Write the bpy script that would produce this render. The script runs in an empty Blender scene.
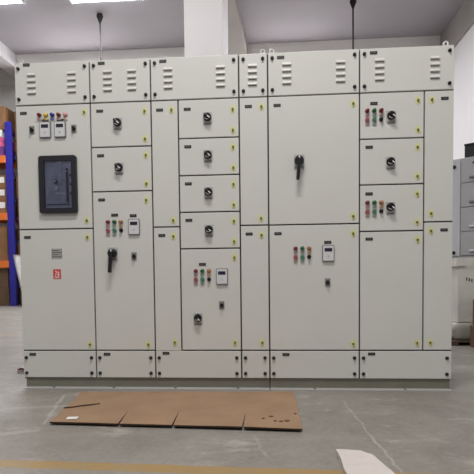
import bpy, bmesh, math, random
from mathutils import Vector, Matrix
random.seed(7)
C = bpy.context.scene.collection
S = bpy.context.scene
PI = math.pi

# ------------------------------------------------------------------ camera
cd = bpy.data.cameras.new('camera'); cam = bpy.data.objects.new('camera', cd); C.objects.link(cam)
YAW, PITCH, ROLL = 0.07026, -0.04442, -0.010866
fw = Vector((-math.sin(YAW)*math.cos(PITCH), math.cos(YAW)*math.cos(PITCH), math.sin(PITCH)))
rt = Vector((math.cos(YAW), math.sin(YAW), 0)); up = rt.cross(fw)
r2 = rt*math.cos(ROLL) + up*math.sin(ROLL); u2 = -rt*math.sin(ROLL) + up*math.cos(ROLL)
cam.matrix_world = Matrix(((r2.x, u2.x, -fw.x, 1.70076), (r2.y, u2.y, -fw.y, -3.13563), (r2.z, u2.z, -fw.z, 0.75715), (0, 0, 0, 1)))
cd.sensor_width = 36; cd.lens = 36; cd.shift_y = 60.33/474; cd.clip_end = 100
S.camera = cam

# ------------------------------------------------------------------ world, lights, exposure
w = bpy.data.worlds.new('world'); S.world = w; w.use_nodes = True
bg = w.node_tree.nodes['Background']; bg.inputs[0].default_value = (0.9, 0.94, 1.0, 1); bg.inputs[1].default_value = 0.22
S.view_settings.view_transform = 'Standard'; S.view_settings.look = 'None'
S.view_settings.gamma = 1.0; S.view_settings.use_curve_mapping = False
S.view_settings.exposure = 0.42

def area(name, loc, sx, sy, power, col=(1.0, 0.985, 0.965), rot=(0, 0, 0)):
    l = bpy.data.lights.new(name, 'AREA'); l.shape = 'RECTANGLE'; l.size = sx; l.size_y = sy
    l.energy = power; l.color = col
    o = bpy.data.objects.new(name, l); C.objects.link(o); o.location = loc; o.rotation_euler = rot
    return o
# the hall's other rows of hanging batten lamps, above and behind the camera; bare tubes light up as well as down
for yy, p, xs in ((-1.9, 60, (1.25, 1.85)), (-5.0, 36, (-2.4, -0.2, 1.8))):
    for xx in xs:
        area('hanging_lamp_light', (xx, yy, 5.2), 1.5, 0.3, p)
        area('hanging_lamp_uplight', (xx, yy, 5.26), 1.5, 0.3, p*.35, rot=(PI, 0, 0))
for xx in (-3.4, -0.2, 2.9):
    area('ceiling_lamp_light', (xx, 3.2, 6.3), 1.5, 0.3, 40)
    area('ceiling_fill_uplight', (xx, 3.2, 5.6), 1.5, 0.3, 5, rot=(PI, 0, 0))  # upward fill added below the lamps to brighten ceiling and left beam
# unseen lights added to brighten the back wall
area('back_wall_fill', (-3.3, 8.7, 6.5), 1.5, 0.3, 120, (0.96, 0.97, 1.0))
area('back_wall_fill', (2.3, 8.7, 6.5), 1.5, 0.3, 100, (0.96, 0.97, 1.0))
area('side_aisle_light', (5.55, 5.2, 5.9), 0.3, 1.5, 10, (0.93, 0.95, 1.0))  # lamp of the right side aisle

# ------------------------------------------------------------------ materials
M = {}
def srgb(r, g, b):
    f = lambda c: (c/255)/12.92 if c/255 <= 0.04045 else ((c/255+0.055)/1.055)**2.4
    return (f(r), f(g), f(b), 1)
def mat(name, rgb, rough=0.5, metal=0.0, noise=0.0, nscale=6.0, bump=0.0, bscale=200.0, coat=0.0, spec=0.5):
    m = bpy.data.materials.new(name); m.use_nodes = True
    nt = m.node_tree; b = nt.nodes['Principled BSDF']
    c = srgb(*rgb)
    b.inputs['Base Color'].default_value = c
    b.inputs['Roughness'].default_value = rough; b.inputs['Metallic'].default_value = metal
    b.inputs['Specular IOR Level'].default_value = spec
    if coat: b.inputs['Coat Weight'].default_value = coat; b.inputs['Coat Roughness'].default_value = 0.08
    tc = nt.nodes.new('ShaderNodeTexCoord')
    if noise:
        n = nt.nodes.new('ShaderNodeTexNoise'); n.inputs['Scale'].default_value = nscale; n.inputs['Detail'].default_value = 5
        nt.links.new(tc.outputs['Object'], n.inputs['Vector'])
        r = nt.nodes.new('ShaderNodeValToRGB')
        r.color_ramp.elements[0].position = 0.3; r.color_ramp.elements[1].position = 0.7
        r.color_ramp.elements[0].color = tuple(x*(1-noise) for x in c[:3])+(1,)
        r.color_ramp.elements[1].color = tuple(min(1, x*(1+noise)) for x in c[:3])+(1,)
        nt.links.new(n.outputs['Fac'], r.inputs['Fac']); nt.links.new(r.outputs['Color'], b.inputs['Base Color'])
    if bump:
        n2 = nt.nodes.new('ShaderNodeTexNoise'); n2.inputs['Scale'].default_value = bscale; n2.inputs['Detail'].default_value = 3
        nt.links.new(tc.outputs['Object'], n2.inputs['Vector'])
        bp = nt.nodes.new('ShaderNodeBump'); bp.inputs['Strength'].default_value = bump; bp.inputs['Distance'].default_value = 0.002
        nt.links.new(n2.outputs['Fac'], bp.inputs['Height']); nt.links.new(bp.outputs['Normal'], b.inputs['Normal'])
    M[name] = m; return m
def emit(name, rgb, strength):
    m = mat(name, rgb); b = m.node_tree.nodes['Principled BSDF']
    b.inputs['Emission Color'].default_value = srgb(*rgb); b.inputs['Emission Strength'].default_value = strength
    return m

mat('paint', (204, 203, 197), 0.42, noise=0.02, nscale=3, bump=0.05, bscale=260)
mat('paint_base', (136, 133, 120), 0.5, noise=0.08, nscale=8)
mat('gasket', (62, 60, 56), 0.8)
mat('opening', (96, 93, 88), 0.9)
mat('black', (18, 18, 19), 0.35)
mat('black_matte', (24, 24, 25), 0.6)
mat('label_black', (22, 21, 21), 0.4)
mat('label_text', (150, 148, 142), 0.5)
mat('plate_grey', (176, 175, 172), 0.4)
mat('tag_grey', (120, 119, 116), 0.5)
mat('meter_white', (205, 204, 206), 0.4)
mat('meter_rim', (118, 118, 122), 0.4)
mat('display', (26, 24, 34), 0.2)
mat('chrome', (200, 200, 200), 0.2, metal=0.9)
mat('white_mark', (232, 232, 230), 0.4)
mat('lock_sticker', (208, 208, 152), 0.5, noise=0.05, nscale=60)
mat('lock_metal', (128, 120, 66), 0.45, metal=0.2)
mat('lamp_red', (118, 18, 28), 0.25)
mat('lamp_green', (16, 92, 46), 0.25)
mat('lamp_amber', (172, 112, 62), 0.25)
mat('lamp_yellow', (225, 190, 40), 0.25)
mat('lamp_blue', (44, 46, 140), 0.25)
mat('lamp_pink', (214, 150, 146), 0.25)
mat('tag_red', (186, 154, 150), 0.45)
mat('tag_green', (150, 170, 156), 0.45)
mat('tag_amber', (206, 170, 130), 0.45)
mat('tag_yellow', (206, 190, 120), 0.45)
mat('tag_blue', (120, 122, 170), 0.45)
mat('tag_pink', (220, 196, 190), 0.45)
mat('button_red', (158, 66, 78), 0.35)
mat('button_green', (58, 118, 98), 0.35)
mat('bezel', (30, 28, 34), 0.35)
mat('fascia', (160, 161, 184), 0.35, noise=0.25, nscale=14)
mat('fascia_dark', (40, 40, 62), 0.4)
mat('fascia_light', (196, 196, 208), 0.4)
mat('sticker_red', (196, 60, 62), 0.5)
mat('sticker_grey', (160, 158, 154), 0.5)
mat('sticker_mark', (232, 214, 206), 0.5)
mat('sticker_ink', (92, 90, 88), 0.5)
mat('wall_white', (232, 229, 230), 0.85, noise=0.02, nscale=1.5)
mat('wall_grey', (243, 240, 236), 0.9, noise=0.04, nscale=1.2)
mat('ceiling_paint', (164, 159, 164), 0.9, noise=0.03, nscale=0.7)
mat('beam_paint', (226, 223, 226), 0.9, noise=0.03, nscale=1.0)
mat('beam_shaded', (160, 155, 151), 0.9, noise=0.05, nscale=1.2)  # shade on the right and middle beams, put into a darker grey
mat('rod', (56, 53, 55), 0.9, spec=0.1)
mat('cardboard', (150, 121, 95), 0.85, noise=0.09, nscale=5, bump=0.15, bscale=60)
mat('cardboard_edge', (58, 40, 28), 0.9)
mat('stain', (112, 84, 62), 0.9)
mat('carton', (136, 98, 66), 0.85, noise=0.1, nscale=4)
mat('carton_dark', (104, 80, 60), 0.85, noise=0.1, nscale=4)
mat('carton_tape', (206, 192, 170), 0.6)
mat('white_pack', (232, 230, 228), 0.6)
mat('pink_pack', (206, 96, 140), 0.5, noise=0.3, nscale=9)
mat('purple_pack', (112, 66, 130), 0.5, noise=0.3, nscale=9)
mat('rack_blue', (46, 44, 146), 0.45)
mat('rack_orange', (226, 118, 52), 0.45)
mat('panel_highlight', (190, 190, 194), 0.35)  # reflected highlight of the cabinet's side strip, put into a lighter grey
mat('panel_grey', (166, 166, 168), 0.45, noise=0.04, nscale=4)
mat('sheet_white', (206, 202, 196), 0.5, noise=0.06, nscale=8)
mat('wrap_white', (166, 162, 154), 0.4, noise=0.15, nscale=12, bump=0.6, bscale=30)
mat('foam_white', (204, 196, 190), 0.85, noise=0.03, nscale=20, bump=0.3, bscale=60)
mat('wood', (96, 78, 60), 0.8, noise=0.15, nscale=10)
mat('wire', (110, 40, 44), 0.5)
mat('fixture_body', (235, 235, 235), 0.5)
emit('tube_light', (245, 248, 255), 9.0)

def glass():
    m = bpy.data.materials.new('pane'); m.use_nodes = True; nt = m.node_tree
    nt.nodes.remove(nt.nodes['Principled BSDF']); out = nt.nodes['Material Output']
    t = nt.nodes.new('ShaderNodeBsdfTransparent'); t.inputs[0].default_value = (0.9, 0.91, 0.95, 1)
    g = nt.nodes.new('ShaderNodeBsdfGlossy'); g.inputs['Roughness'].default_value = 0.06
    f = nt.nodes.new('ShaderNodeFresnel'); f.inputs[0].default_value = 1.5
    mx = nt.nodes.new('ShaderNodeMixShader')
    nt.links.new(f.outputs[0], mx.inputs[0]); nt.links.new(t.outputs[0], mx.inputs[1]); nt.links.new(g.outputs[0], mx.inputs[2])
    nt.links.new(mx.outputs[0], out.inputs[0]); M['pane'] = m
glass()

def floor_mat():
    m = bpy.data.materials.new('concrete_floor'); m.use_nodes = True; nt = m.node_tree; b = nt.nodes['Principled BSDF']
    N = nt.nodes.new; L = nt.links.new
    tc = N('ShaderNodeTexCoord'); pos = tc.outputs['Object']
    def noise(scale, detail=5, rough=0.6, vec=None):
        n = N('ShaderNodeTexNoise'); n.inputs['Scale'].default_value = scale; n.inputs['Detail'].default_value = detail
        n.inputs['Roughness'].default_value = rough; L(vec or pos, n.inputs['Vector']); return n.outputs['Fac']
    def math_(op, a, c=None, clamp=False):
        n = N('ShaderNodeMath'); n.operation = op; n.use_clamp = clamp
        for i, v in enumerate((a, c)):
            if v is None: continue
            if isinstance(v, (int, float)): n.inputs[i].default_value = v
            else: L(v, n.inputs[i])
        return n.outputs[0]
    def mapr(v, a, b_, c=0.0, d=1.0):
        n = N('ShaderNodeMapRange'); n.clamp = True
        L(v, n.inputs['Value'])
        for k, x in zip(('From Min', 'From Max', 'To Min', 'To Max'), (a, b_, c, d)): n.inputs[k].default_value = x
        return n.outputs['Result']
    def mix(f, a, c):
        n = N('ShaderNodeMix'); n.data_type = 'RGBA'
        if isinstance(f, (int, float)): n.inputs[0].default_value = f
        else: L(f, n.inputs[0])
        for i, v in ((6, a), (7, c)):
            if isinstance(v, tuple): n.inputs[i].default_value = v
            else: L(v, n.inputs[i])
        return n.outputs[2]
    big = noise(0.9, 4); mid = noise(3.5, 6); fine = noise(40, 4)
    col = mix(mapr(big, .35, .65), srgb(125, 120, 113), srgb(141, 137, 130))
    col = mix(mapr(mid, .42, .72, 0, .55), col, srgb(105, 99, 93))
    col = mix(mapr(fine, .35, .75, 0, .22), col, srgb(182, 176, 168))
    # pale scuffs and trowel streaks
    mp = N('ShaderNodeMapping'); mp.inputs['Scale'].default_value = (1.7, 3.2, 1); mp.inputs['Rotation'].default_value = (0, 0, 0.3)
    L(pos, mp.inputs['Vector'])
    sc = noise(1.6, 7, .7, mp.outputs['Vector'])
    col = mix(mapr(sc, .56, .70, 0, .55), col, srgb(188, 182, 176))
    col = mix(mapr(noise(1.1, 6, .65, mp.outputs['Vector']), .60, .75, 0, .4), col, srgb(112, 108, 102))
    sep = N('ShaderNodeSeparateXYZ'); L(pos, sep.inputs[0])
    x, y = sep.outputs[0], sep.outputs[1]
    wob = math_('MULTIPLY', math_('SUBTRACT', noise(9, 4), .5), .05)
    def seg(ax, ay, bx, by, wd, amount, colr):
        nonlocal col
        dx, dy = bx-ax, by-ay; ln = math.hypot(dx, dy); ux, uy = dx/ln, dy/ln
        px_ = math_('SUBTRACT', x, ax); py_ = math_('SUBTRACT', y, ay)
        t = math_('ADD', math_('MULTIPLY', px_, ux), math_('MULTIPLY', py_, uy))
        n_ = math_('ADD', math_('ADD', math_('MULTIPLY', px_, -uy), math_('MULTIPLY', py_, ux)), wob)
        inside = math_('MULTIPLY', mapr(t, 0, .04), mapr(math_('SUBTRACT', ln, t), 0, .04))
        line = mapr(math_('ABSOLUTE', n_), wd*.4, wd, 1, 0)
        f = math_('MULTIPLY', math_('MULTIPLY', inside, line), math_('MULTIPLY', mapr(noise(14, 5), .3, .6, .3, 1), amount))
        col = mix(f, col, colr)
    pale = srgb(214, 210, 204)
    seg(.36, -.16, .52, -.80, .012, .3, pale)
    seg(.10, -.52, .52, -.42, .03, .2, pale)
    seg(.30, -.98, .56, -.86, .03, .22, pale)
    seg(2.13, -.25, 2.20, -1.35, .008, .28, pale)
    seg(2.60, -.62, 3.3, -.60, .02, .18, pale)
    seg(2.3, -.32, 2.75, -.42, .02, .4, srgb(104, 100, 94))
    seg(1.62, -.9, 1.68, -1.2, .010, .15, pale)
    # worn ochre line painted across the floor
    ln = math_('ADD', y, math_('MULTIPLY', x, .035))
    ln = math_('ADD', math_('ADD', ln, 1.272), math_('MULTIPLY', wob, .25))
    band = mapr(math_('ABSOLUTE', ln), .034, .042, 1, 0)
    wear = mapr(noise(6, 6, .7), .28, .55, .45, .95)
    col = mix(math_('MULTIPLY', band, wear), col, srgb(158, 129, 80))
    # an older faint ochre line behind, left of the cubicles
    l2 = math_('SUBTRACT', math_('ADD', y, math_('MULTIPLY', x, -.1)), 3.3)
    b2 = math_('MULTIPLY', mapr(math_('ABSOLUTE', l2), .05, .09, 1, 0), mapr(noise(5, 5), .35, .6, 0, .6))
    col = mix(b2, col, srgb(172, 150, 104))
    L(col, b.inputs['Base Color'])
    L(mapr(mid, .3, .7, .38, .6), b.inputs['Roughness'])
    b.inputs['Specular IOR Level'].default_value = 0.4
    bp = N('ShaderNodeBump'); bp.inputs['Strength'].default_value = .12; bp.inputs['Distance'].default_value = .004
    L(fine, bp.inputs['Height']); L(bp.outputs['Normal'], b.inputs['Normal'])
    M['floor'] = m
floor_mat()

# ------------------------------------------------------------------ mesh helpers
class MB:
    def __init__(s): s.bm = bmesh.new(); s.mats = []
    def mi(s, m):
        if m not in s.mats: s.mats.append(m)
        return s.mats.index(m)
    def _take(s, tmp, m, smooth=False, xf=None):
        i = s.mi(m)
        if xf is not None: tmp.transform(xf)
        me = bpy.data.meshes.new('tmp'); tmp.to_mesh(me); tmp.free()
        n0 = len(s.bm.faces); s.bm.from_mesh(me); bpy.data.meshes.remove(me)
        s.bm.faces.ensure_lookup_table()
        for f in s.bm.faces[n0:]: f.material_index = i; f.smooth = smooth
        return s
    def box(s, x0, x1, y0, y1, z0, z1, m, bevel=0.0, seg=2, xf=None):
        t = bmesh.new(); bmesh.ops.create_cube(t, size=1)
        for v in t.verts:
            v.co = Vector((x0 + (v.co.x+.5)*(x1-x0), y0 + (v.co.y+.5)*(y1-y0), z0 + (v.co.z+.5)*(z1-z0)))
        if bevel: bmesh.ops.bevel(t, geom=t.edges[:], offset=bevel, segments=seg, profile=.5, affect='EDGES')
        return s._take(t, m, xf=xf)
    def cyl(s, a, b, r, m, r2=None, seg=20, smooth=True, bevel=0):
        a, b = Vector(a), Vector(b); d = b-a
        t = bmesh.new(); bmesh.ops.create_cone(t, cap_ends=True, segments=seg, radius1=r, radius2=r if r2 is None else r2, depth=d.length)
        q = Vector((0, 0, 1)).rotation_difference(d.normalized()).to_matrix().to_4x4()
        s._take(t, m, smooth, Matrix.Translation((a+b)/2) @ q)
        for f in s.bm.faces:
            if len(f.verts) > 6: f.smooth = False
        return s
    def ball(s, c, r, m, sc=(1, 1, 1), seg=16):
        t = bmesh.new(); bmesh.ops.create_uvsphere(t, u_segments=seg, v_segments=seg//2, radius=r)
        return s._take(t, m, True, Matrix.Translation(c) @ Matrix.Diagonal((*sc, 1)))
    def prism(s, pts, axis, a, b, m, smooth=False):
        """polygon pts in the two other axes, extruded from a to b along axis"""
        t = bmesh.new()
        def P(p, q):
            return {'y': (p[0], q, p[1]), 'x': (q, p[0], p[1]), 'z': (p[0], p[1], q)}[axis]
        v0 = [t.verts.new(P(p, a)) for p in pts]; v1 = [t.verts.new(P(p, b)) for p in pts]
        n = len(pts); t.faces.new(v0); t.faces.new(v1[::-1])
        for i in range(n): t.faces.new((v0[i], v1[i], v1[(i+1) % n], v0[(i+1) % n]))
        bmesh.ops.recalc_face_normals(t, faces=t.faces[:])
        return s._take(t, m, smooth)
    def rrect(s, x0, x1, z0, z1, r, y0, y1, m, seg=5):
        return s.prism(rr(x0, x1, z0, z1, r, seg), 'y', y0, y1, m)
    def ring(s, outer, inner, y0, y1, m):
        t = bmesh.new(); n = len(outer)
        V = [[t.verts.new((p[0], y, p[1])) for p in pl] for y in (y0, y1) for pl in (outer, inner)]
        o0, i0, o1, i1 = V
        for k in range(n):
            j = (k+1) % n
            t.faces.new((o0[k], o0[j], i0[j], i0[k])); t.faces.new((o1[k], i1[k], i1[j], o1[j]))
            t.faces.new((o0[k], o1[k], o1[j], o0[j])); t.faces.new((i0[k], i0[j], i1[j], i1[k]))
        bmesh.ops.recalc_face_normals(t, faces=t.faces[:])
        return s._take(t, m)
    def tube(s, pts, r, m, seg=8, closed=False):
        t = bmesh.new(); rings = []; n = len(pts); pts = [Vector(p) for p in pts]
        for i, p in enumerate(pts):
            if closed: d = pts[(i+1) % n]-pts[i-1]
            else: d = pts[min(i+1, n-1)]-pts[max(i-1, 0)]
            d.normalize(); a = d.orthogonal().normalized() if i == 0 else (pa - d*pa.dot(d)).normalized()
            pa = a; b_ = d.cross(a)
            rings.append([t.verts.new(p + (a*math.cos(2*PI*k/seg)+b_*math.sin(2*PI*k/seg))*r) for k in range(seg)])
        for i in range(n if closed else n-1):
            A, B = rings[i], rings[(i+1) % n]
            for k in range(seg): t.faces.new((A[k], A[(k+1) % seg], B[(k+1) % seg], B[k]))
        if not closed: t.faces.new(rings[0][::-1]); t.faces.new(rings[-1])
        bmesh.ops.recalc_face_normals(t, faces=t.faces[:])
        return s._take(t, m, True)
    def mesh(s, name):
        me = bpy.data.meshes.new(name); s.bm.to_mesh(me); s.bm.free()
        for k in s.mats: me.materials.append(M[k])
        return me
def rr(x0, x1, z0, z1, r, seg=5):
    pts = []
    for cx, cz, a0 in ((x1-r, z1-r, 0), (x0+r, z1-r, 90), (x0+r, z0+r, 180), (x1-r, z0+r, 270)):
        for k in range(seg+1):
            a = math.radians(a0 + 90*k/seg); pts.append((cx+r*math.cos(a), cz+r*math.sin(a)))
    return pts

WL = {}                                                     # world location of each object with children
def link(name, data, loc=(0, 0, 0), parent=None, rotz=0.0):
    o = bpy.data.objects.new(name, data); C.objects.link(o)
    loc = Vector(loc); WL[o] = loc
    if parent is not None:
        o.parent = parent; o.location = loc - WL[parent]
    else: o.location = loc
    o.rotation_euler.z = rotz
    return o
def thing(name, label, cat, loc=(0, 0, 0), data=None, group=None, rotz=0.0):
    o = link(name, data, loc, None, rotz); o['label'] = label; o['category'] = cat
    if group: o['group'] = group
    return o
def struct(name, mb):
    o = link(name, mb.mesh(name)); o['kind'] = 'structure'; return o
def dup(root, loc, label):
    r = root.copy(); C.objects.link(r); r.location = loc; r['label'] = label
    for ch in list(root.children):
        c = ch.copy(); C.objects.link(c); c.parent = r
        for g in ch.children:
            e = g.copy(); C.objects.link(e); e.parent = c
    return r

# ------------------------------------------------------------------ the hall
H = 6.8
struct('floor', MB().box(-15, 13, -10, 16, -.12, 0, 'floor'))
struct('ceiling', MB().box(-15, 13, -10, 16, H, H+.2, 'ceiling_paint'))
struct('wall_back', MB().box(-5.1, 6.4, 9.5, 9.7, 0, H, 'wall_grey'))
struct('wall_right', MB().box(6.12, 6.4, -10, 9.5, 0, H, 'wall_white'))
struct('wall_side_bay', MB().box(-15, -5.1, 10.6, 10.8, 0, H, 'wall_grey'))
struct('wall_left', MB().box(-15.2, -15, -10, 10.6, 0, H, 'wall_grey'))
struct('beam_left', MB().box(-5.5, -5.1, -10, 10.6, 6.44, H, 'beam_paint'))
struct('beam_side_bay', MB().box(-15, -5.5, 10.35, 10.6, 6.40, H, 'wall_grey'))
struct('beam_right', MB().box(6.05, 6.4, -10, 9.5, 6.13, H, 'beam_shaded'))
bm_ = MB().prism([(.98, 5.9), (1.16, 9.5), (.74, 9.5), (.56, 5.9)], 'z', 6.42, H, 'beam_shaded')
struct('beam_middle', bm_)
struct('column', MB().box(.28, .94, 5.0, 6.05, 0, H, 'wall_white', bevel=.012))

# ceiling lamps in view
def lamp(x0, x1, y, label):
    t = thing('ceiling_lamp', label, 'ceiling light', ((x0+x1)/2, y, H), group='batten lamps on the ceiling')
    hw = (x1-x0)/2
    b = MB().box(-hw, hw, -.07, .07, -.05, 0, 'fixture_body', bevel=.006)
    for s in (-1, 1): b.box(s*hw-.02, s*hw+.02, -.075, .075, -.12, 0, 'fixture_body', bevel=.005)
    link('housing', b.mesh('housing'), WL[t], t)
    for s in (-1, 1):
        link('tube', MB().cyl((-hw+.02, s*.04, -.085), (hw-.02, s*.04, -.085), .019, 'tube_light', seg=12).mesh('tube'), WL[t], t)
    area('ceiling_lamp_light', ((x0+x1)/2, y, H-.14), x1-x0, .16, 110, (.95, .97, 1.0))
    return t
lamp(-4.68, -3.55, 6.97, 'lit white batten lamp on the ceiling at the very top left corner')
lamp(-2.52, -.97, 7.07, 'long lit white batten lamp on the ceiling above the left hanging rod')

def rod(x, y, label):
    t = thing('ceiling_rod', label, 'rod', (x, y, H), group='down rods hanging from the ceiling')
    link('canopy', MB().cyl((0, 0, -.005), (0, 0, -.06), .06, 'rod', .075, 24).cyl((0, 0, -.06), (0, 0, -.20), .075, 'rod', .024, 24).mesh('canopy'), WL[t], t)
    link('pole', MB().cyl((0, 0, -.18), (0, 0, -2.6), .017, 'rod', seg=12).mesh('pole'), WL[t], t)
    link('hook', MB().tube([(.05*math.sin(a), 0, -2.65-.05*math.cos(a)+.0) for a in [PI+k*PI*1.6/12 for k in range(13)]], .009, 'rod').mesh('hook'), WL[t], t)
    return t
rod(-2.15, 7.77, 'grey rod hanging from a cup on the ceiling above second cubicle from left end')
rod(3.56, 7.69, 'grey rod hanging from the ceiling on the other side of the white column')

# ------------------------------------------------------------------ switchgear line-up
X = dict(x0=-.005, x1=.5129, x2=.9235, x3i=1.1046, x3=1.5065, x4=1.6944, x5=2.2809, x6i=2.686, x6=2.871)
R1, MID, BOT, PAN, TOP = 1.9193, 1.090, .2626, .0725, 2.2
DEPTH, SL = .8, .02

# device meshes, shared; origin on the door face, front towards -y
def dev():
    D = {}
    b = MB().prism([(.018*math.cos(a), .026*math.sin(a)) for a in [2*PI*k/20 for k in range(20)]], 'y', -.0015, 0, 'lock_sticker')
    b.cyl((0, -.001, 0), (0, -.010, 0), .0080, 'lock_metal', .0070, 16)
    b.box(-.0012, .0012, -.0108, -.009, -.004, .004, 'black')
    D['lock'] = b.mesh('lock')
    b = MB().cyl((0, 0, 0), (0, -.004, 0), .0115, 'black', .0115, 14).cyl((0, -.004, 0), (0, -.013, 0), .0105, 'black', .008, 14)
    b.box(-.006, .006, -.0145, -.012, -.0012, .0012, 'gasket')
    D['screw'] = b.mesh('screw')
    b = MB().box(-.023, .023, -.003, 0, -.009, .009, 'label_black', bevel=.001)
    for i, (a, ww) in enumerate(((-.015, .006), (-.006, .004), (0.001, .006), (.010, .004))):
        b.box(a, a+ww, -.0036, -.0028, -.002, .002, 'tag_grey')
    D['nameplate'] = b.mesh('nameplate')
    for n in ('lamp_red', 'lamp_green', 'lamp_amber', 'lamp_yellow', 'lamp_blue', 'lamp_pink'):
        b = MB().cyl((0, 0, 0), (0, -.006, 0), .0155, 'chrome', .0145, 20).cyl((0, -.006, 0), (0, -.020, 0), .0125, n, .0115, 20)
        b.ball((0, -.020, 0), .0115, n, (1, .5, 1)); b.box(-.0125, .0125, -.006, 0, -.033, -.014, n.replace('lamp', 'tag'), bevel=.001)
        D[n] = b.mesh('indicator_lamp')
    for n in ('button_red', 'button_green'):
        b = MB().cyl((0, 0, 0), (0, -.008, 0), .0155, 'plate_grey', .0145, 20).cyl((0, -.008, 0), (0, -.018, 0), .0125, n, .0115, 20)
        b.box(-.0125, .0125, -.006, 0, -.033, -.014, n.replace('button', 'tag'), bevel=.001)
        D[n] = b.mesh('push_button')
    b = MB().cyl((0, 0, 0), (0, -.006, 0), .0135, 'black', .0125, 20).cyl((0, -.006, 0), (0, -.018, 0), .010, 'black', .009, 20)
    b.box(-.0025, .0025, -.024, -.016, -.010, .010, 'black')
    D['button_black'] = b.mesh('selector_knob')
    b = MB().rrect(-.039, .039, -.053, .053, .006, -.010, 0, 'meter_rim').rrect(-.034, .034, -.048, .048, .005, -.014, -.009, 'meter_white')
    b.rrect(-.0245, .0245, .012, .034, .002, -.0152, -.013, 'display')
    for i in range(4): b.box(-.019+i*.011, -.013+i*.011, -.0156, -.015, .016, .029, 'fascia_dark')
    b.cyl((0, -.013, -.018), (0, -.0165, -.018), .005, 'plate_grey', seg=12)
    D['panel_meter'] = b.mesh('panel_meter')
    b = MB().rrect(-.017, .017, -.025, .025, .003, -.005, 0, 'tag_grey').cyl((0, -.005, -.002), (0, -.012, -.002), .013, 'black', .012, 18)
    b.box(-.004, .004, -.027, -.011, -.015, .012, 'black', bevel=.002)
    b.box(-.010, .010, -.0056, -.0045, .017, .022, 'label_text')
    D['selector_switch'] = b.mesh('selector_switch')
    # rotary isolator knob
    b = MB().rrect(-.030, .030, -.036, .032, .004, -.004, 0, 'plate_grey')
    b.cyl((0, -.004, 0), (0, -.018, 0), .0265, 'black', .025, 28)
    b.ring([(.0245*math.cos(a), .0245*math.sin(a)) for a in [2*PI*k/28 for k in range(28)]], [(.021*math.cos(a), .021*math.sin(a)) for a in [2*PI*k/28 for k in range(28)]], -.021, -.017, 'black')
    q = Matrix.Rotation(math.radians(38), 4, 'Y')
    b.box(-.0235, .0235, -.040, -.017, -.0075, .0075, 'black', bevel=.004, xf=q)
    b.box(.004, .0225, -.0412, -.0395, -.0028, .0028, 'white_mark', xf=q)
    arc = [math.radians(200+k*12) for k in range(13)]
    b.prism([(.0195*math.cos(a), .0195*math.sin(a)) for a in arc] + [(.0135*math.cos(a), .0135*math.sin(a)) for a in arc[::-1]], 'y', -.0200, -.017, 'white_mark')
    b.box(-.024, .024, -.005, 0, -.047, -.038, 'tag_grey')
    D['rotary_switch'] = b.mesh('rotary_switch')
    # big isolator with a long lever
    b = MB().rrect(-.034, .034, -.050, .040, .005, -.005, 0, 'plate_grey')
    b.cyl((0, -.005, 0), (0, -.030, 0), .031, 'black', .029, 28).cyl((0, -.030, 0), (0, -.040, 0), .029, 'black', .022, 28)
    b.box(-.030, .030, -.006, 0, -.046, -.036, 'tag_grey')
    b.box(-.004, .004, -.0415, -.039, -.002, .024, 'white_mark')
    q = Matrix.Rotation(math.radians(5), 4, 'Y')
    b.box(-.011, .011, -.055, -.030, -.130, .012, 'black', bevel=.005, xf=q)
    D['lever_switch'] = b.mesh('lever_switch')
    return D
D = dev()
DN = {'lock': 'lock', 'screw': 'screw', 'nameplate': 'nameplate', 'button_red': 'push_button', 'button_green': 'push_button',
      'button_black': 'selector_knob', 'panel_meter': 'panel_meter', 'selector_switch': 'selector_switch',
      'rotary_switch': 'rotary_switch', 'lever_switch': 'lever_switch'}
LB = {'lamp_red': 'red indicator lamp', 'lamp_green': 'green indicator lamp', 'lamp_amber': 'amber indicator lamp', 'lamp_yellow': 'yellow indicator lamp',
      'lamp_blue': 'blue indicator lamp', 'lamp_pink': 'pale red indicator lamp', 'button_red': 'red push button', 'button_green': 'green push button',
      'button_black': 'small black selector knob', 'lever_switch': 'black switch with a long lever', 'lock': 'yellow lock'}
def fit(kind, x, z, parent):
    o = link(DN.get(kind, 'indicator_lamp'), D[kind], (x, 0, z), parent)
    if kind in LB: o['label'] = LB[kind]
    return o

def slab(x0, x1, z0, z1, m='paint', g=.0045):
    cx, cz = (x0+x1)/2, (z0+z1)/2; hx, hz = (x1-x0)/2-g, (z1-z0)/2-g
    return MB().box(-hx, hx, 0, SL, -hz, hz, m, bevel=.0025, seg=2), (cx, 0, cz)
def cubicle(label, xa, xb):
    t = thing('switchgear_cubicle', label, 'electrical panel', ((xa+xb)/2, 0, PAN), group='cubicles of the switchgear line-up')
    hx = (xb-xa)/2-.00005; h = TOP-PAN
    link('carcass', MB().box(-hx, hx, SL+.006, DEPTH, .0, h-.002, 'paint').mesh('carcass'), WL[t], t)
    link('door_gasket', MB().box(-hx, hx, SL, SL+.006, .002, h-.006, 'gasket').mesh('door_gasket'), WL[t], t)
    return t
def vent_cover(t, xa, xb, louv, z_off=0.0, plate=None, scr=None):
    b, loc = slab(xa, xb, R1, TOP)
    for lx in louv:
        for k in range(4):
            z = 2.118 - k*.0392 - loc[2]; x = lx-loc[0]; hw = .029
            prof = [(.002, z+.012), (-.004, z+.011), (-.0080, z+.006), (-.0095, z-.001), (-.0095, z-.0035), (.002, z-.008)]
            b.prism(prof, 'x', x-hw, x+hw, 'paint')
            b.box(x-hw+.004, x+hw-.004, -.0012, .0, z-.0105, z-.0075, 'opening')
    v = link('vent_cover', b.mesh('vent_cover'), loc, t)
    for x in (xa+.030, xb-.032):
        for z in (2.162, 1.960): fit('screw', x, z, v)
    if plate: fit('nameplate', plate[0], plate[1], v)
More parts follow.
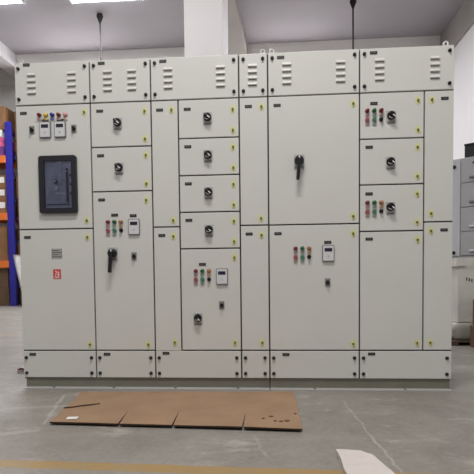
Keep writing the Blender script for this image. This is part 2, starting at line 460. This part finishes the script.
def base_cover(t, xa, xb, plate=None):
    b, loc = slab(xa, xb, PAN, BOT)
    v = link('base_cover', b.mesh('base_cover'), loc, t)
    for x in (xa+.026, xb-.032):
        for z in (.213, .108): fit('screw', x, z, v)
    if plate: fit('nameplate', plate[0], plate[1], v)
def door(t, xa, xb, za, zb, plates=(), locks=(), devs=()):
    b, loc = slab(xa, xb, za, zb)
    d_ = link('door', b.mesh('door'), loc, t)
    for p in plates: fit('nameplate', p[0], p[1], d_)
    for p in locks: fit('lock', p[0], p[1], d_)
    for k, x, z in devs: fit(k, x, z, d_)
    return d_
def six(x, z, third='lamp_amber', dz=.056, dx=.044):
    return [('lamp_red', x, z), ('lamp_green', x+dx, z), (third, x+2*dx, z), ('button_red', x, z-dz), ('button_green', x+dx, z-dz), ('button_black', x+2*dx, z-dz)]
def eye(t, x):
    b = MB().box(x-.016, x+.016, .03, .07, TOP-.002, TOP+.006, 'paint')
    b.cyl((x, .05, TOP), (x, .05, TOP+.014), .008, 'sheet_white', seg=12)
    b.tube([(x+.014*math.cos(a), .05, TOP+.026+.014*math.sin(a)) for a in [2*PI*k/16 for k in range(16)]], .005, 'paint', closed=True)
    me = b.mesh('lifting_eye'); me.transform(Matrix.Translation(-WL[t])); link('lifting_eye', me, WL[t], t)

# 1: breaker window
xa, xb = X['x0'], X['x1']
t = cubicle('light grey switchgear cubicle with the black-framed breaker window and a red sticker', xa, xb)
vent_cover(t, xa, xb, (.116, .392), plate=(.083, 2.186))
d1 = door(t, xa, xb, MID, R1, [(.053, 1.868), (.203, 1.8145), (.306, 1.8135)], [(.472, 1.862), (.472, 1.144)],
     [('lamp_red', .165, 1.851), ('lamp_yellow', .209, 1.850), ('lamp_blue', .254, 1.849), ('lamp_red', .299, 1.848), ('lamp_pink', .344, 1.847),
      ('panel_meter', .203, 1.752), ('panel_meter', .306, 1.752), ('selector_switch', .109, 1.756), ('selector_switch', .399, 1.756)])
hx0, hx1, hz0, hz1 = .155, .415, 1.194, 1.577
b = MB().ring(rr(hx0, hx1, hz0, hz1, .018), rr(hx0+.036, hx1-.036, hz0+.034, hz1-.034, .004), -.022, 0, 'bezel')
me = b.mesh('window_bezel'); me.transform(Matrix.Translation(-WL[d1])); link('window_bezel', me, WL[d1], d1)['label'] = 'black rounded window frame'
cx, cz = (hx0+hx1)/2, (hz0+hz1)/2
b = MB().box(hx0+.03, hx1-.03, -.004, -.0005, hz0+.03, hz1-.03, 'fascia')
b.box(.338, .354, -.012, -.003, 1.268, 1.470, 'fascia_dark', bevel=.002).cyl((.346, -.003, 1.486), (.346, -.012, 1.486), .008, 'black', seg=16)
b.box(.270, .312, -.010, -.003, 1.390, 1.540, 'fascia', bevel=.002)
b.box(.284, .308, -.0108, -.0095, 1.530, 1.538, 'fascia_light')
b.cyl((.268, -.003, 1.404), (.268, -.014, 1.404), .015, 'fascia_dark', seg=20).cyl((.262, -.012, 1.408), (.262, -.0155, 1.408), .006, 'white_mark', seg=14)
b.cyl((.271, -.003, 1.362), (.271, -.013, 1.362), .013, 'fascia_light', seg=20)
b.cyl((.224, -.003, 1.404), (.224, -.010, 1.404), .008, 'fascia_light', seg=16).cyl((.296, -.003, 1.452), (.296, -.012, 1.452), .006, 'fascia_light', seg=14)
b.box(.200, .232, -.006, -.003, 1.372, 1.380, 'fascia_light').box(.204, .211, -.006, -.003, 1.318, 1.380, 'fascia_light')
b.box(.214, .222, -.006, -.003, 1.345, 1.353, 'fascia_light').box(.262, .330, -.006, -.003, 1.322, 1.334, 'fascia_light')
b.box(.200, .36, -.007, -.003, 1.250, 1.258, 'fascia_dark').box(.200, .34, -.007, -.003, 1.232, 1.236, 'fascia_light')
for k in range(5): b.box(.362, .372, -.006, -.003, 1.32+k*.03, 1.334+k*.03, 'fascia_light' if k in (1, 3) else 'fascia_dark')
me = b.mesh('breaker_front'); me.transform(Matrix.Translation(-WL[d1])); link('breaker_front', me, WL[d1], d1)['label'] = 'blue grey breaker front'
me = MB().box(hx0+.034, hx1-.034, -.0185, -.0165, hz0+.032, hz1-.032, 'pane').mesh('window_pane'); me.transform(Matrix.Translation(-WL[d1])); link('window_pane', me, WL[d1], d1)
d2 = door(t, xa, xb, BOT, MID, [(.055, 1.037)], [(.473, 1.032), (.473, .304)])
b = MB().box(-.036, .036, -.0015, 0, -.034, .034, 'sticker_grey')
for k in range(4): b.box(-.030, .030 if k % 2 else .016, -.002, -.001, .018-k*.014, .024-k*.014, 'sticker_ink')
b.box(-.034, -.031, -.002, -.001, -.032, .032, 'sticker_ink').box(.031, .034, -.002, -.001, -.032, .032, 'sticker_ink')
link('sticker', b.mesh('sticker'), (.257, 0, .924), d2)['label'] = 'grey printed sticker'
b = MB().box(-.027, .027, -.0015, 0, -.033, .033, 'sticker_red')
b.prism([(-.014, .020), (-.006, .026), (.001, .010), (-.005, .012)], 'y', -.002, -.001, 'sticker_mark')
b.prism([(-.010, .006), (-.002, .010), (-.008, -.012), (-.012, -.008)], 'y', -.002, -.001, 'sticker_mark')
b.cyl((.010, -.001, .012), (.010, -.002, .012), .006, 'sticker_mark', seg=14)
b.box(.004, .016, -.002, -.001, -.010, .003, 'sticker_mark').box(-.020, .020, -.002, -.001, -.019, -.016, 'sticker_mark').box(-.016, .016, -.002, -.001, -.027, -.023, 'sticker_mark')
link('sticker', b.mesh('sticker'), (.255, 0, .785), d2)['label'] = 'red and white warning sticker'
base_cover(t, xa, xb, (.067, .236)); eye(t, .024)

# 2: lever switch under two knob doors
xa, xb = X['x1'], X['x2']
t = cubicle('light grey switchgear cubicle with two knob doors over a black lever switch', xa, xb)
vent_cover(t, xa, xb, (.636, .800), plate=(.596, 2.176))
door(t, xa, xb, 1.627, R1, [(.578, 1.865)], [(.881, 1.855), (.881, 1.674)], [('rotary_switch', .698, 1.785)])
door(t, xa, xb, 1.333, 1.627, [(.577, 1.572)], [(.884, 1.568), (.884, 1.380)], [('rotary_switch', .701, 1.491)])
door(t, xa, xb, BOT, 1.333, [(.577, 1.279), (.664, 1.176), (.790, 1.170)], [(.881, 1.271), (.877, .304)],
     six(.618, 1.130) + [('panel_meter', .796, 1.094), ('lever_switch', .646, .920), ('selector_switch', .791, .900)])
base_cover(t, xa, xb, (.590, .237))

# 3: four knob doors over a metered door, blank strip doors
xa, xb, xm = X['x2'], X['x3'], X['x3i']
t = cubicle('wide light grey cubicle with a stack of four knob doors over a metered door', xa, xb)
vent_cover(t, xa, xb, (1.042, 1.388), plate=(1.009, 2.172))
door(t, xa, xm, MID, R1, [(.982, 1.858)], [(1.061, 1.856), (1.061, 1.134)])
door(t, xa, xm, .256, MID, [(.982, 1.035)], [(1.060, 1.028), (1.058, .318)])
zs = [R1, 1.667, 1.425, 1.184, .943]
for i, (zk, zl) in enumerate(((1.800, 1.857), (1.556, 1.614), (1.315, 1.372), (1.068, 1.132))):
    door(t, xm, xb, zs[i+1], zs[i], [(1.166, zl)], [(1.465, zl-.010), (1.465, zl-.144)], [('rotary_switch', 1.299, zk)])
door(t, xm, xb, BOT, .943, [(1.252, .839)], [(1.466, .882), (1.464, .316)],
     six(1.207, .795) + [('panel_meter', 1.382, .757), ('selector_switch', 1.378, .568), ('rotary_switch', 1.217, .482)])
base_cover(t, xa, xb, (.996, .244))

# 4: narrow blank
xa, xb = X['x3'], X['x4']
t = cubicle('narrowest light grey cubicle with two blank doors and one row of louvres', xa, xb)
vent_cover(t, xa, xb, (1.596,))
door(t, xa, xb, MID+.001, R1, [(1.568, 1.861)], [(1.652, 1.857), (1.645, 1.136)])
door(t, xa, xb, BOT, MID+.001, [(1.565, 1.035)], [(1.646, 1.027), (1.646, .316)])
base_cover(t, xa, xb); eye(t, 1.662)

# 5: large upper door with lever
xa, xb = X['x4'], X['x5']
t = cubicle('wide light grey cubicle with a large lever door over a metered door', xa, xb)
vent_cover(t, xa, xb, (1.817, 2.160), plate=(1.779, 2.164))
door(t, xa, xb, MID, R1, [(1.754, 1.861)], [(2.240, 1.855), (2.240, 1.138)], [('lever_switch', 1.894, 1.502)])
door(t, xa, xb, BOT, MID, [(1.754, 1.034), (2.077, .972)], [(2.240, 1.027), (2.241, .307)],
     six(1.868, .935) + [('panel_meter', 2.079, .900), ('selector_switch', 2.075, .712)])
base_cover(t, xa, xb, (1.801, .236)); eye(t, 1.722)

# 6: right end
xa, xb, xm = X['x5'], X['x6'], X['x6i']
t = cubicle('light grey end cubicle with two knob doors carrying lamp groups, by the grey cabinet', xa, xb)
vent_cover(t, xa, xb, (2.405, 2.748), plate=(2.368, 2.168))
door(t, xa, xm, 1.627, R1, [(2.371, 1.851)], [(2.646, 1.861), (2.646, 1.676)], six(2.328, 1.804, 'lamp_red') + [('rotary_switch', 2.478, 1.769)])
door(t, xa, xm, 1.336, 1.627, [(2.341, 1.576)], [(2.644, 1.568), (2.644, 1.384)], [('rotary_switch', 2.475, 1.479)])
door(t, xa, xm, 1.038, 1.336, [(2.341, 1.279)], [(2.644, 1.272), (2.644, 1.092)], six(2.330, 1.222) + [('rotary_switch', 2.476, 1.192)])
door(t, xa, xm, BOT, 1.038, [(2.342, .989)], [(2.648, .980), (2.648, .313)])
door(t, xm, xb, 1.092, R1, [(2.811, 1.867)], [(2.731, 1.862), (2.731, 1.146)])
door(t, xm, xb, BOT, 1.092, [(2.813, 1.040)], [(2.731, 1.035), (2.732, .315)])
base_cover(t, xa, xb, (2.359, .240)); eye(t, 2.832)

# base channels under the two shipping sections
def base(x0, x1, label):
    t = thing('base_frame', label, 'base frame', ((x0+x1)/2, 0, 0), group='steel base frames under the cubicles')
    hx = (x1-x0)/2
    for nm, ya, yb, s in (('front_channel', .012, .06, 1), ('back_channel', .74, .79, -1)):
        b = MB()
        yo, yi = (ya, yb) if s == 1 else (yb, ya)
        web0, web1 = sorted((yo+s*.016, yo+s*.022))
        b.box(-hx, hx, web0, web1, 0, PAN, 'paint_base')
        b.box(-hx, hx, min(yo-s*.030, yi), max(yo-s*.030, yi), 0, .007, 'plate_grey', bevel=.001)
        b.box(-hx, hx, min(yo, yi), max(yo, yi), PAN-.006, PAN-.0005, 'paint_base')
        n = 4 if x1-x0 > 1.4 else 2
        for k in range(n):
            bx = -hx + (k+.5)*2*hx/n
            b.cyl((bx, yo-s*.016, .007), (bx, yo-s*.016, .016), .009, 'tag_grey', seg=6)
        link(nm, b.mesh(nm), WL[t], t)
    for s in (-1, 1):
        xs = sorted((s*hx, s*(hx-.006)))
        link('side_channel', MB().box(xs[0], xs[1], .034, .76, .0, PAN-.0065, 'paint_base').mesh('side_channel'), WL[t], t)
base(.002, 1.691, 'long grey steel base channel under the four cubicles behind the cardboard')
base(1.697, 2.866, 'shorter grey steel base channel under the lever cubicle and the end cubicle')

# ------------------------------------------------------------------ floor things
# flattened carton in front of the cubicles
random.seed(3)
b = MB()
front = lambda x: -.795-.068*(x-.56)/1.28
pts = [(.447, -.120), (1.848, -.086), (1.850, -.45), (1.850, -.865), (1.566, front(1.56)), (1.561, -.575), (1.557, front(1.55)),
       (1.214, front(1.21)), (1.190, -.545), (1.205, front(1.20)), (.934, front(.93)), (.903, -.56), (.925, front(.92)), (.560, -.795), (.538, -.64), (.508, -.525), (.50, -.36)]
t_ = bmesh.new()
vs = [t_.verts.new((x, y, 0)) for x, y in pts]; f = t_.faces.new(vs)
bmesh.ops.triangulate(t_, faces=[f]); bmesh.ops.subdivide_edges(t_, edges=t_.edges[:], cuts=3, use_grid_fill=True)
from mathutils import noise as mn
for v in t_.verts:
    lift = max(0, (-v.co.y-.45))*.030
    v.co.z = .009 + lift + .005*mn.noise(Vector((v.co.x*3, v.co.y*4, 2)))
bmesh.ops.recalc_face_normals(t_, faces=t_.faces[:])
if sum(f.normal.z for f in t_.faces) < 0: bmesh.ops.reverse_faces(t_, faces=t_.faces[:])
ret = bmesh.ops.extrude_face_region(t_, geom=t_.faces[:])
for g in ret['geom']:
    if isinstance(g, bmesh.types.BMVert): g.co.z = max(0.0005, g.co.z - .008)
bmesh.ops.recalc_face_normals(t_, faces=t_.faces[:])
b._take(t_, 'cardboard'); ei = b.mi('cardboard_edge')
for f in b.bm.faces:
    f.normal_update()
    if abs(f.normal.z) < .5 or f.normal.z < -.5: f.material_index = ei
ob = thing('cardboard_sheet', 'flattened brown cardboard carton with slits, lying on the floor', 'cardboard', (0, 0, 0), b.mesh('cardboard_sheet'))
zc = .026
ob2 = link('paper_label', MB().box(-.028, .028, -.020, .020, 0, .0008, 'white_mark', xf=Matrix.Rotation(.15, 4, 'Z')).mesh('paper_label'), (.655, -.735, .0205), ob)
ob2['label'] = 'small white paper label'
b = MB()
tp = [(.515, -.520), (.56, -.50), (.60, -.47), (.64, -.452), (.690, -.425)]
for i in range(4):
    (x0, y0), (x1, y1) = tp[i], tp[i+1]
    b.prism([(x0, y0-.007), (x1, y1-.006 if i < 3 else y1), (x1, y1+.006 if i < 3 else y1+.002), (x0, y0+.007)], 'z', .006, .0145, 'cardboard_edge')
link('torn_fold', b.mesh('torn_fold'), (0, 0, .001), ob)
for x, y, r in ((1.66, -.70, .006), (1.70, -.66, .008), (1.78, -.74, .010), (1.75, -.75, .007), (1.72, -.745, .006), (1.83, -.60, .006)):
    link('stain', MB().prism([(r*1.4*math.cos(a), r*math.sin(a)*(1+.3*math.sin(3*a))) for a in [2*PI*k/10 for k in range(10)]], 'z', -.004, .002, 'stain').mesh('stain'), (x, y, .0115 + max(0, -y-.45)*.030), ob)

# white foam scrap at the bottom of the picture
b = MB(); t_ = bmesh.new()
pts = [(1.968, -1.163), (1.995, -1.152), (2.070, -1.168), (2.087, -1.185), (2.106, -1.208), (2.128, -1.29), (2.150, -1.42), (2.10, -1.50), (1.98, -1.49), (1.972, -1.36), (1.976, -1.25)]
f = t_.faces.new([t_.verts.new((x, y, .03)) for x, y in pts])
bmesh.ops.triangulate(t_, faces=[f]); bmesh.ops.subdivide_edges(t_, edges=t_.edges[:], cuts=2, use_grid_fill=True)
if sum(f.normal.z for f in t_.faces) < 0: bmesh.ops.reverse_faces(t_, faces=t_.faces[:])
for v in t_.verts: v.co.z += .008*mn.noise(v.co*14)
ret = bmesh.ops.extrude_face_region(t_, geom=t_.faces[:])
for g in ret['geom']:
    if isinstance(g, bmesh.types.BMVert): g.co.z = .0
bmesh.ops.recalc_face_normals(t_, faces=t_.faces[:])
b._take(t_, 'foam_white')
thing('foam_scrap', 'torn white foam slab lying on the ochre floor line', 'foam', (0, 0, 0), b.mesh('foam_scrap'))

# bit of dark red wire by the left end of the base
b = MB(); pts = []
for k in range(60):
    a = k*.36; pts.append((.028*math.cos(a)*(1+.3*math.sin(a*.31)), .022*math.sin(a), .006+.028*abs(math.sin(k*.11))))
b.tube(pts, .0035, 'wire', seg=6)
b.tube([(.02, 0, .01), (.035, -.01, .05), (.045, 0, .058), (.05, .01, .03)], .003, 'black', seg=6)
thing('wire_scrap', 'small tangle of dark red wire on the floor beside the left end of the base', 'wire', (-.30, .52, 0), b.mesh('wire_scrap'))

# ------------------------------------------------------------------ right side: grey cabinet and packing
ROT = math.radians(-38)
t = thing('grey_cabinet', 'grey cabinet with stacked handled compartments against the white wall', 'cabinet', (3.96, 3.02, 0), rotz=ROT)
def gc(name, b, par=None): return link(name, b.mesh(name), (3.96, 3.02, 0) if par is None else WL[par], t if par is None else par)
gc('carcass', MB().box(0, 1.7, .02, .62, 0, 2.18, 'panel_grey', bevel=.004))
b = MB().box(.006, .115, 0, .02, .98, 2.17, 'panel_highlight', bevel=.003)
v = gc('side_strip', b)
for z in (2.08, 1.02): gc('screw', MB().cyl((.045, 0, z), (.045, -.015, z), .022, 'black', seg=14), v)
gc('base_panel', MB().box(.006, 1.69, 0, .02, .05, .97, 'panel_grey', bevel=.003))
for col in range(2):
    xa = .125 + col*.79
    for k in range(4):
        z1 = 2.165 - k*.297; z0 = z1-.290
        v = gc('drawer', MB().box(xa, xa+.78, -.003, .02, z0, z1, 'panel_grey', bevel=.004))
        gc('handle', MB().box(xa+.10, xa+.34, -.030, -.002, z0+.045, z0+.068, 'meter_white' if k >= 2 else 'meter_rim', bevel=.005), v)
        gc('lock_button', MB().cyl((xa+.20, -.002, z0+.17), (xa+.20, -.022, z0+.17), .022, 'black', seg=14), v)
        if k == 0: gc('nameplate', MB().box(xa+.13, xa+.30, -.008, -.001, z1-.075, z1-.05, 'gasket'), v)
t = thing('black_box', 'black box standing on top of the grey cabinet', 'box', (4.39, 3.02, 2.181), rotz=ROT)
link('body', MB().box(-.22, .4, -.13, .25, 0, .17, 'black_matte', bevel=.01).mesh('body'), (4.39, 3.02, 2.181), t)
link('lid', MB().box(-.225, .405, -.135, .255, .17, .195, 'black_matte', bevel=.006).mesh('lid'), (4.39, 3.02, 2.181), t)

# wrapped bundle on a pallet, with a sheet metal enclosure standing on it
t = thing('pallet', 'low dark wooden pallet under the wrapped white bundle', 'pallet', (3.92, 2.26, 0))
for k in range(4): link('deck_board', MB().box(-.32, .32, -.28+k*.145, -.17+k*.145, .035, .05, 'wood', bevel=.002).mesh('deck_board'), WL[t], t)
for x in (-.28, 0, .28): link('runner', MB().box(x-.035, x+.035, -.28, .265, 0, .035, 'wood', bevel=.002).mesh('runner'), WL[t], t)
b = MB(); t_ = bmesh.new(); bmesh.ops.create_cube(t_, size=1); bmesh.ops.subdivide_edges(t_, edges=t_.edges[:], cuts=7, use_grid_fill=True)
for v in t_.verts:
    p = Vector((v.co.x*.56, v.co.y*.48, v.co.z*.175))
    sx = 1-.10*(abs(v.co.z)*2)**3; p.x *= sx; p.y *= sx
    p += Vector((1, 1, .2))*.014*mn.noise(p*9); p.z = max(-.0875, min(.0875, p.z)); v.co = p
b._take(t_, 'wrap_white', True)
thing('wrapped_bundle', 'bundle in crumpled whitish plastic wrap lying on the pallet', 'bundle', (3.92, 2.26, .138), b.mesh('wrapped_bundle'))
ex, ey, ez = 3.74, 2.18, .228
t = thing('sheet_metal_enclosure', 'whitish sheet metal enclosure with three slots, standing on the wrapped bundle', 'enclosure', (ex, ey, ez))
def en(name, b): return link(name, b.mesh(name), (ex, ey, ez), t)
b = MB(); W_, D_, H_ = .46, .34, .70
b.box(0, .004, 0, D_, 0, H_, 'sheet_white').box(W_-.004, W_, 0, D_, 0, H_, 'sheet_white').box(.004, W_-.004, D_-.004, D_, 0, H_, 'sheet_white').box(.004, W_-.004, .0, D_-.004, 0, .004, 'sheet_white')
b.box(.004, W_-.004, 0, .004, 0, .575, 'sheet_white').box(.004, .075, 0, .004, .575, H_, 'sheet_white').box(.30, W_-.004, 0, .004, .575, H_, 'sheet_white').box(.075, .30, 0, .004, .635, H_, 'sheet_white')
for k in range(3): b.box(.085+k*.027, .098+k*.027, -.001, .003, .455-k*.008, .490-k*.008, 'black')
en('body', b)
b = MB().box(-.03, W_+.03, -.03, .008, H_-.020, H_-.004, 'sheet_white', bevel=.004).box(-.03, .008, -.03, D_+.02, H_-.020, H_-.004, 'sheet_white', bevel=.004)
b.prism([(-.034, H_-.09), (.13, H_-.075), (.17, H_-.035), (.40, H_-.035), (W_+.034, H_-.07), (W_+.034, H_), (-.034, H_)], 'y', -.034, -.028, 'sheet_white').box(-.034, -.028, -.03, D_+.02, H_-.09, H_, 'sheet_white', bevel=.002)
en('flange', b)
def carton(name, label, x0, x1, y0, y1, z0, z1, m='carton', grp=None, tape=True, tape_m='carton_tape'):
    t = thing(name, label, 'box', ((x0+x1)/2, (y0+y1)/2, z0), group=grp)
    hx, hy, h = (x1-x0)/2, (y1-y0)/2, z1-z0
    link('body', MB().box(-hx, hx, -hy, hy, 0, h, m, bevel=min(.006, h*.1)).mesh('body'), WL[t], t)
    if tape:
        b = MB().box(-min(.03, hx*.2), min(.03, hx*.2), -hy-.002, hy+.002, h-.0005, h+.0015, tape_m)
        b.box(-min(.03, hx*.2), min(.03, hx*.2), -hy-.002, -hy, h*.62, h+.0015, tape_m)
        link('tape', b.mesh('tape'), WL[t], t)
    return t
carton('carton', 'brown carton on the floor at the right edge, under a smaller brown carton', 3.775, 4.15, 1.62, 1.95, 0, .225, 'carton_dark', 'brown cartons by the pallet')
carton('carton', 'smaller brown carton resting on another carton at the right edge', 3.80, 4.13, 1.66, 1.95, .229, .49, 'carton_dark', 'brown cartons by the pallet')

# ------------------------------------------------------------------ left side: pallet rack
ry0, ry1 = 9.6, 10.3
t = thing('pallet_rack', 'tall blue and orange storage rack loaded with cartons', 'rack', (-6.8, ry0, 0))
def rk(name, b, par=None):
    me = b.mesh(name); me.transform(Matrix.Translation(-WL[t])); return link(name, me, WL[t], t if par is None else par)
for xu in (-5.46, -8.3):
    for yu in (ry0, ry1-.09):
        u = rk('upright', MB().box(xu-.085, xu+.085, yu, yu+.09, .012, 5.06, 'rack_blue', bevel=.006))
        rk('foot_plate', MB().box(xu-.10, xu+.10, yu-.03, yu+.12, 0, .012, 'rack_blue'), u)
    b = MB(); zz = .3; k = 0
    while zz < 4.7:
        a, c = (ry0+.06, ry1-.06) if k % 2 == 0 else (ry1-.06, ry0+.06)
        b.cyl((xu, a, zz), (xu, c, zz+.6), .018, 'rack_blue', seg=8); zz += .6; k += 1
    rk('bracing', b)
for z in (1.06, 2.38, 3.95):
    for yu in (ry0-.01, ry1-.07):
        rk('beam', MB().box(-8.215, -5.545, yu, yu+.08, z, z+.20, 'rack_orange', bevel=.008))
    rk('deck', MB().box(-8.2, -5.56, ry0+.07, ry1-.07, z+.17, z+.199, 'wood'))
G = 'boxes on the pallet rack'
def rc(label, x0, x1, z0, z1, m='carton', y0=9.66, y1=10.25, tape_m='carton_tape', tape=True): return carton('carton', label, x0, x1, y0, y1, z0, z1, m, G, tape, tape_m)
rc('large brown carton on the rack floor, beside the blue upright', -6.25, -5.60, .0, .50, 'carton_dark')
rc('brown carton stacked second from the floor in the rack', -6.25, -5.62, .503, 1.04, 'carton_dark')
rc('brown carton on the lowest orange beam of the rack', -6.2, -5.60, 1.262, 2.2)
z = 2.582
for k, nm in enumerate(('lowest', 'middle', 'topmost')):
    c_ = rc('brown carton with a white end, %s of three on the middle rack beam' % nm, -6.3, -5.59, z, z+.345)
    link('end_label', MB().box(-.27, .31, -.005, -.001, -.06, .10, 'white_pack').mesh('end_label'), (WL[c_].x, 9.66, z+.20), c_)['label'] = 'white end label'
    z += .348
z = 4.152
rc('purple printed package on the top rack beam', -6.3, -5.60, z, z+.26, 'purple_pack', tape_m='white_pack')
rc('pink printed package on top of the purple package', -6.3, -5.61, z+.263, z+.52, 'pink_pack', tape_m='white_pack')
rc('white package on top of the pink package', -6.3, -5.66, z+.523, z+.72, 'white_pack')
rc('brown carton at the very top of the rack load', -6.4, -5.56, z+.723, z+1.36, 'carton')

# column of cartons standing beside the rack
for k in range(9):
    lab = 'brown carton, %s the tall stack beside the blue rack upright' % ('lowest of', 'second from the floor in', 'third from the floor in', 'fourth from the floor in', 'middle one of', 'fourth from the top in', 'third from the top in', 'second from the top in', 'topmost of')[k]
    j = .02*math.sin(k*2.3)
    carton('stacked_carton', lab, -5.34+j, -5.14+j+.0, 9.78, 10.3, k*.60, k*.60+.597, 'carton' if k % 3 else 'carton_dark', 'tall carton stack beside the rack')
# curled white sheet leaning by the rack
b = MB(); t_ = bmesh.new(); n = 18; g_ = []
for i in range(n+1):
    s_ = i/n; zz = 1.40*(1-s_); row = []
    for j in range(9):
        q = j/8
        row.append(t_.verts.new(((.44*s_**1.1) + q*.36, .16*math.sin(q*PI)*.9 - .25*s_, zz)))
    g_.append(row)
for i in range(n):
    for j in range(8): t_.faces.new((g_[i][j], g_[i][j+1], g_[i+1][j+1], g_[i+1][j]))
ret = bmesh.ops.solidify(t_, geom=t_.faces[:], thickness=.006)
bmesh.ops.recalc_face_normals(t_, faces=t_.faces[:])
b._take(t_, 'white_pack', True)
thing('curled_sheet', 'curled white sheet standing on the floor beside the blue upright', 'sheet', (-5.15, 9.12, .003), b.mesh('curled_sheet'))
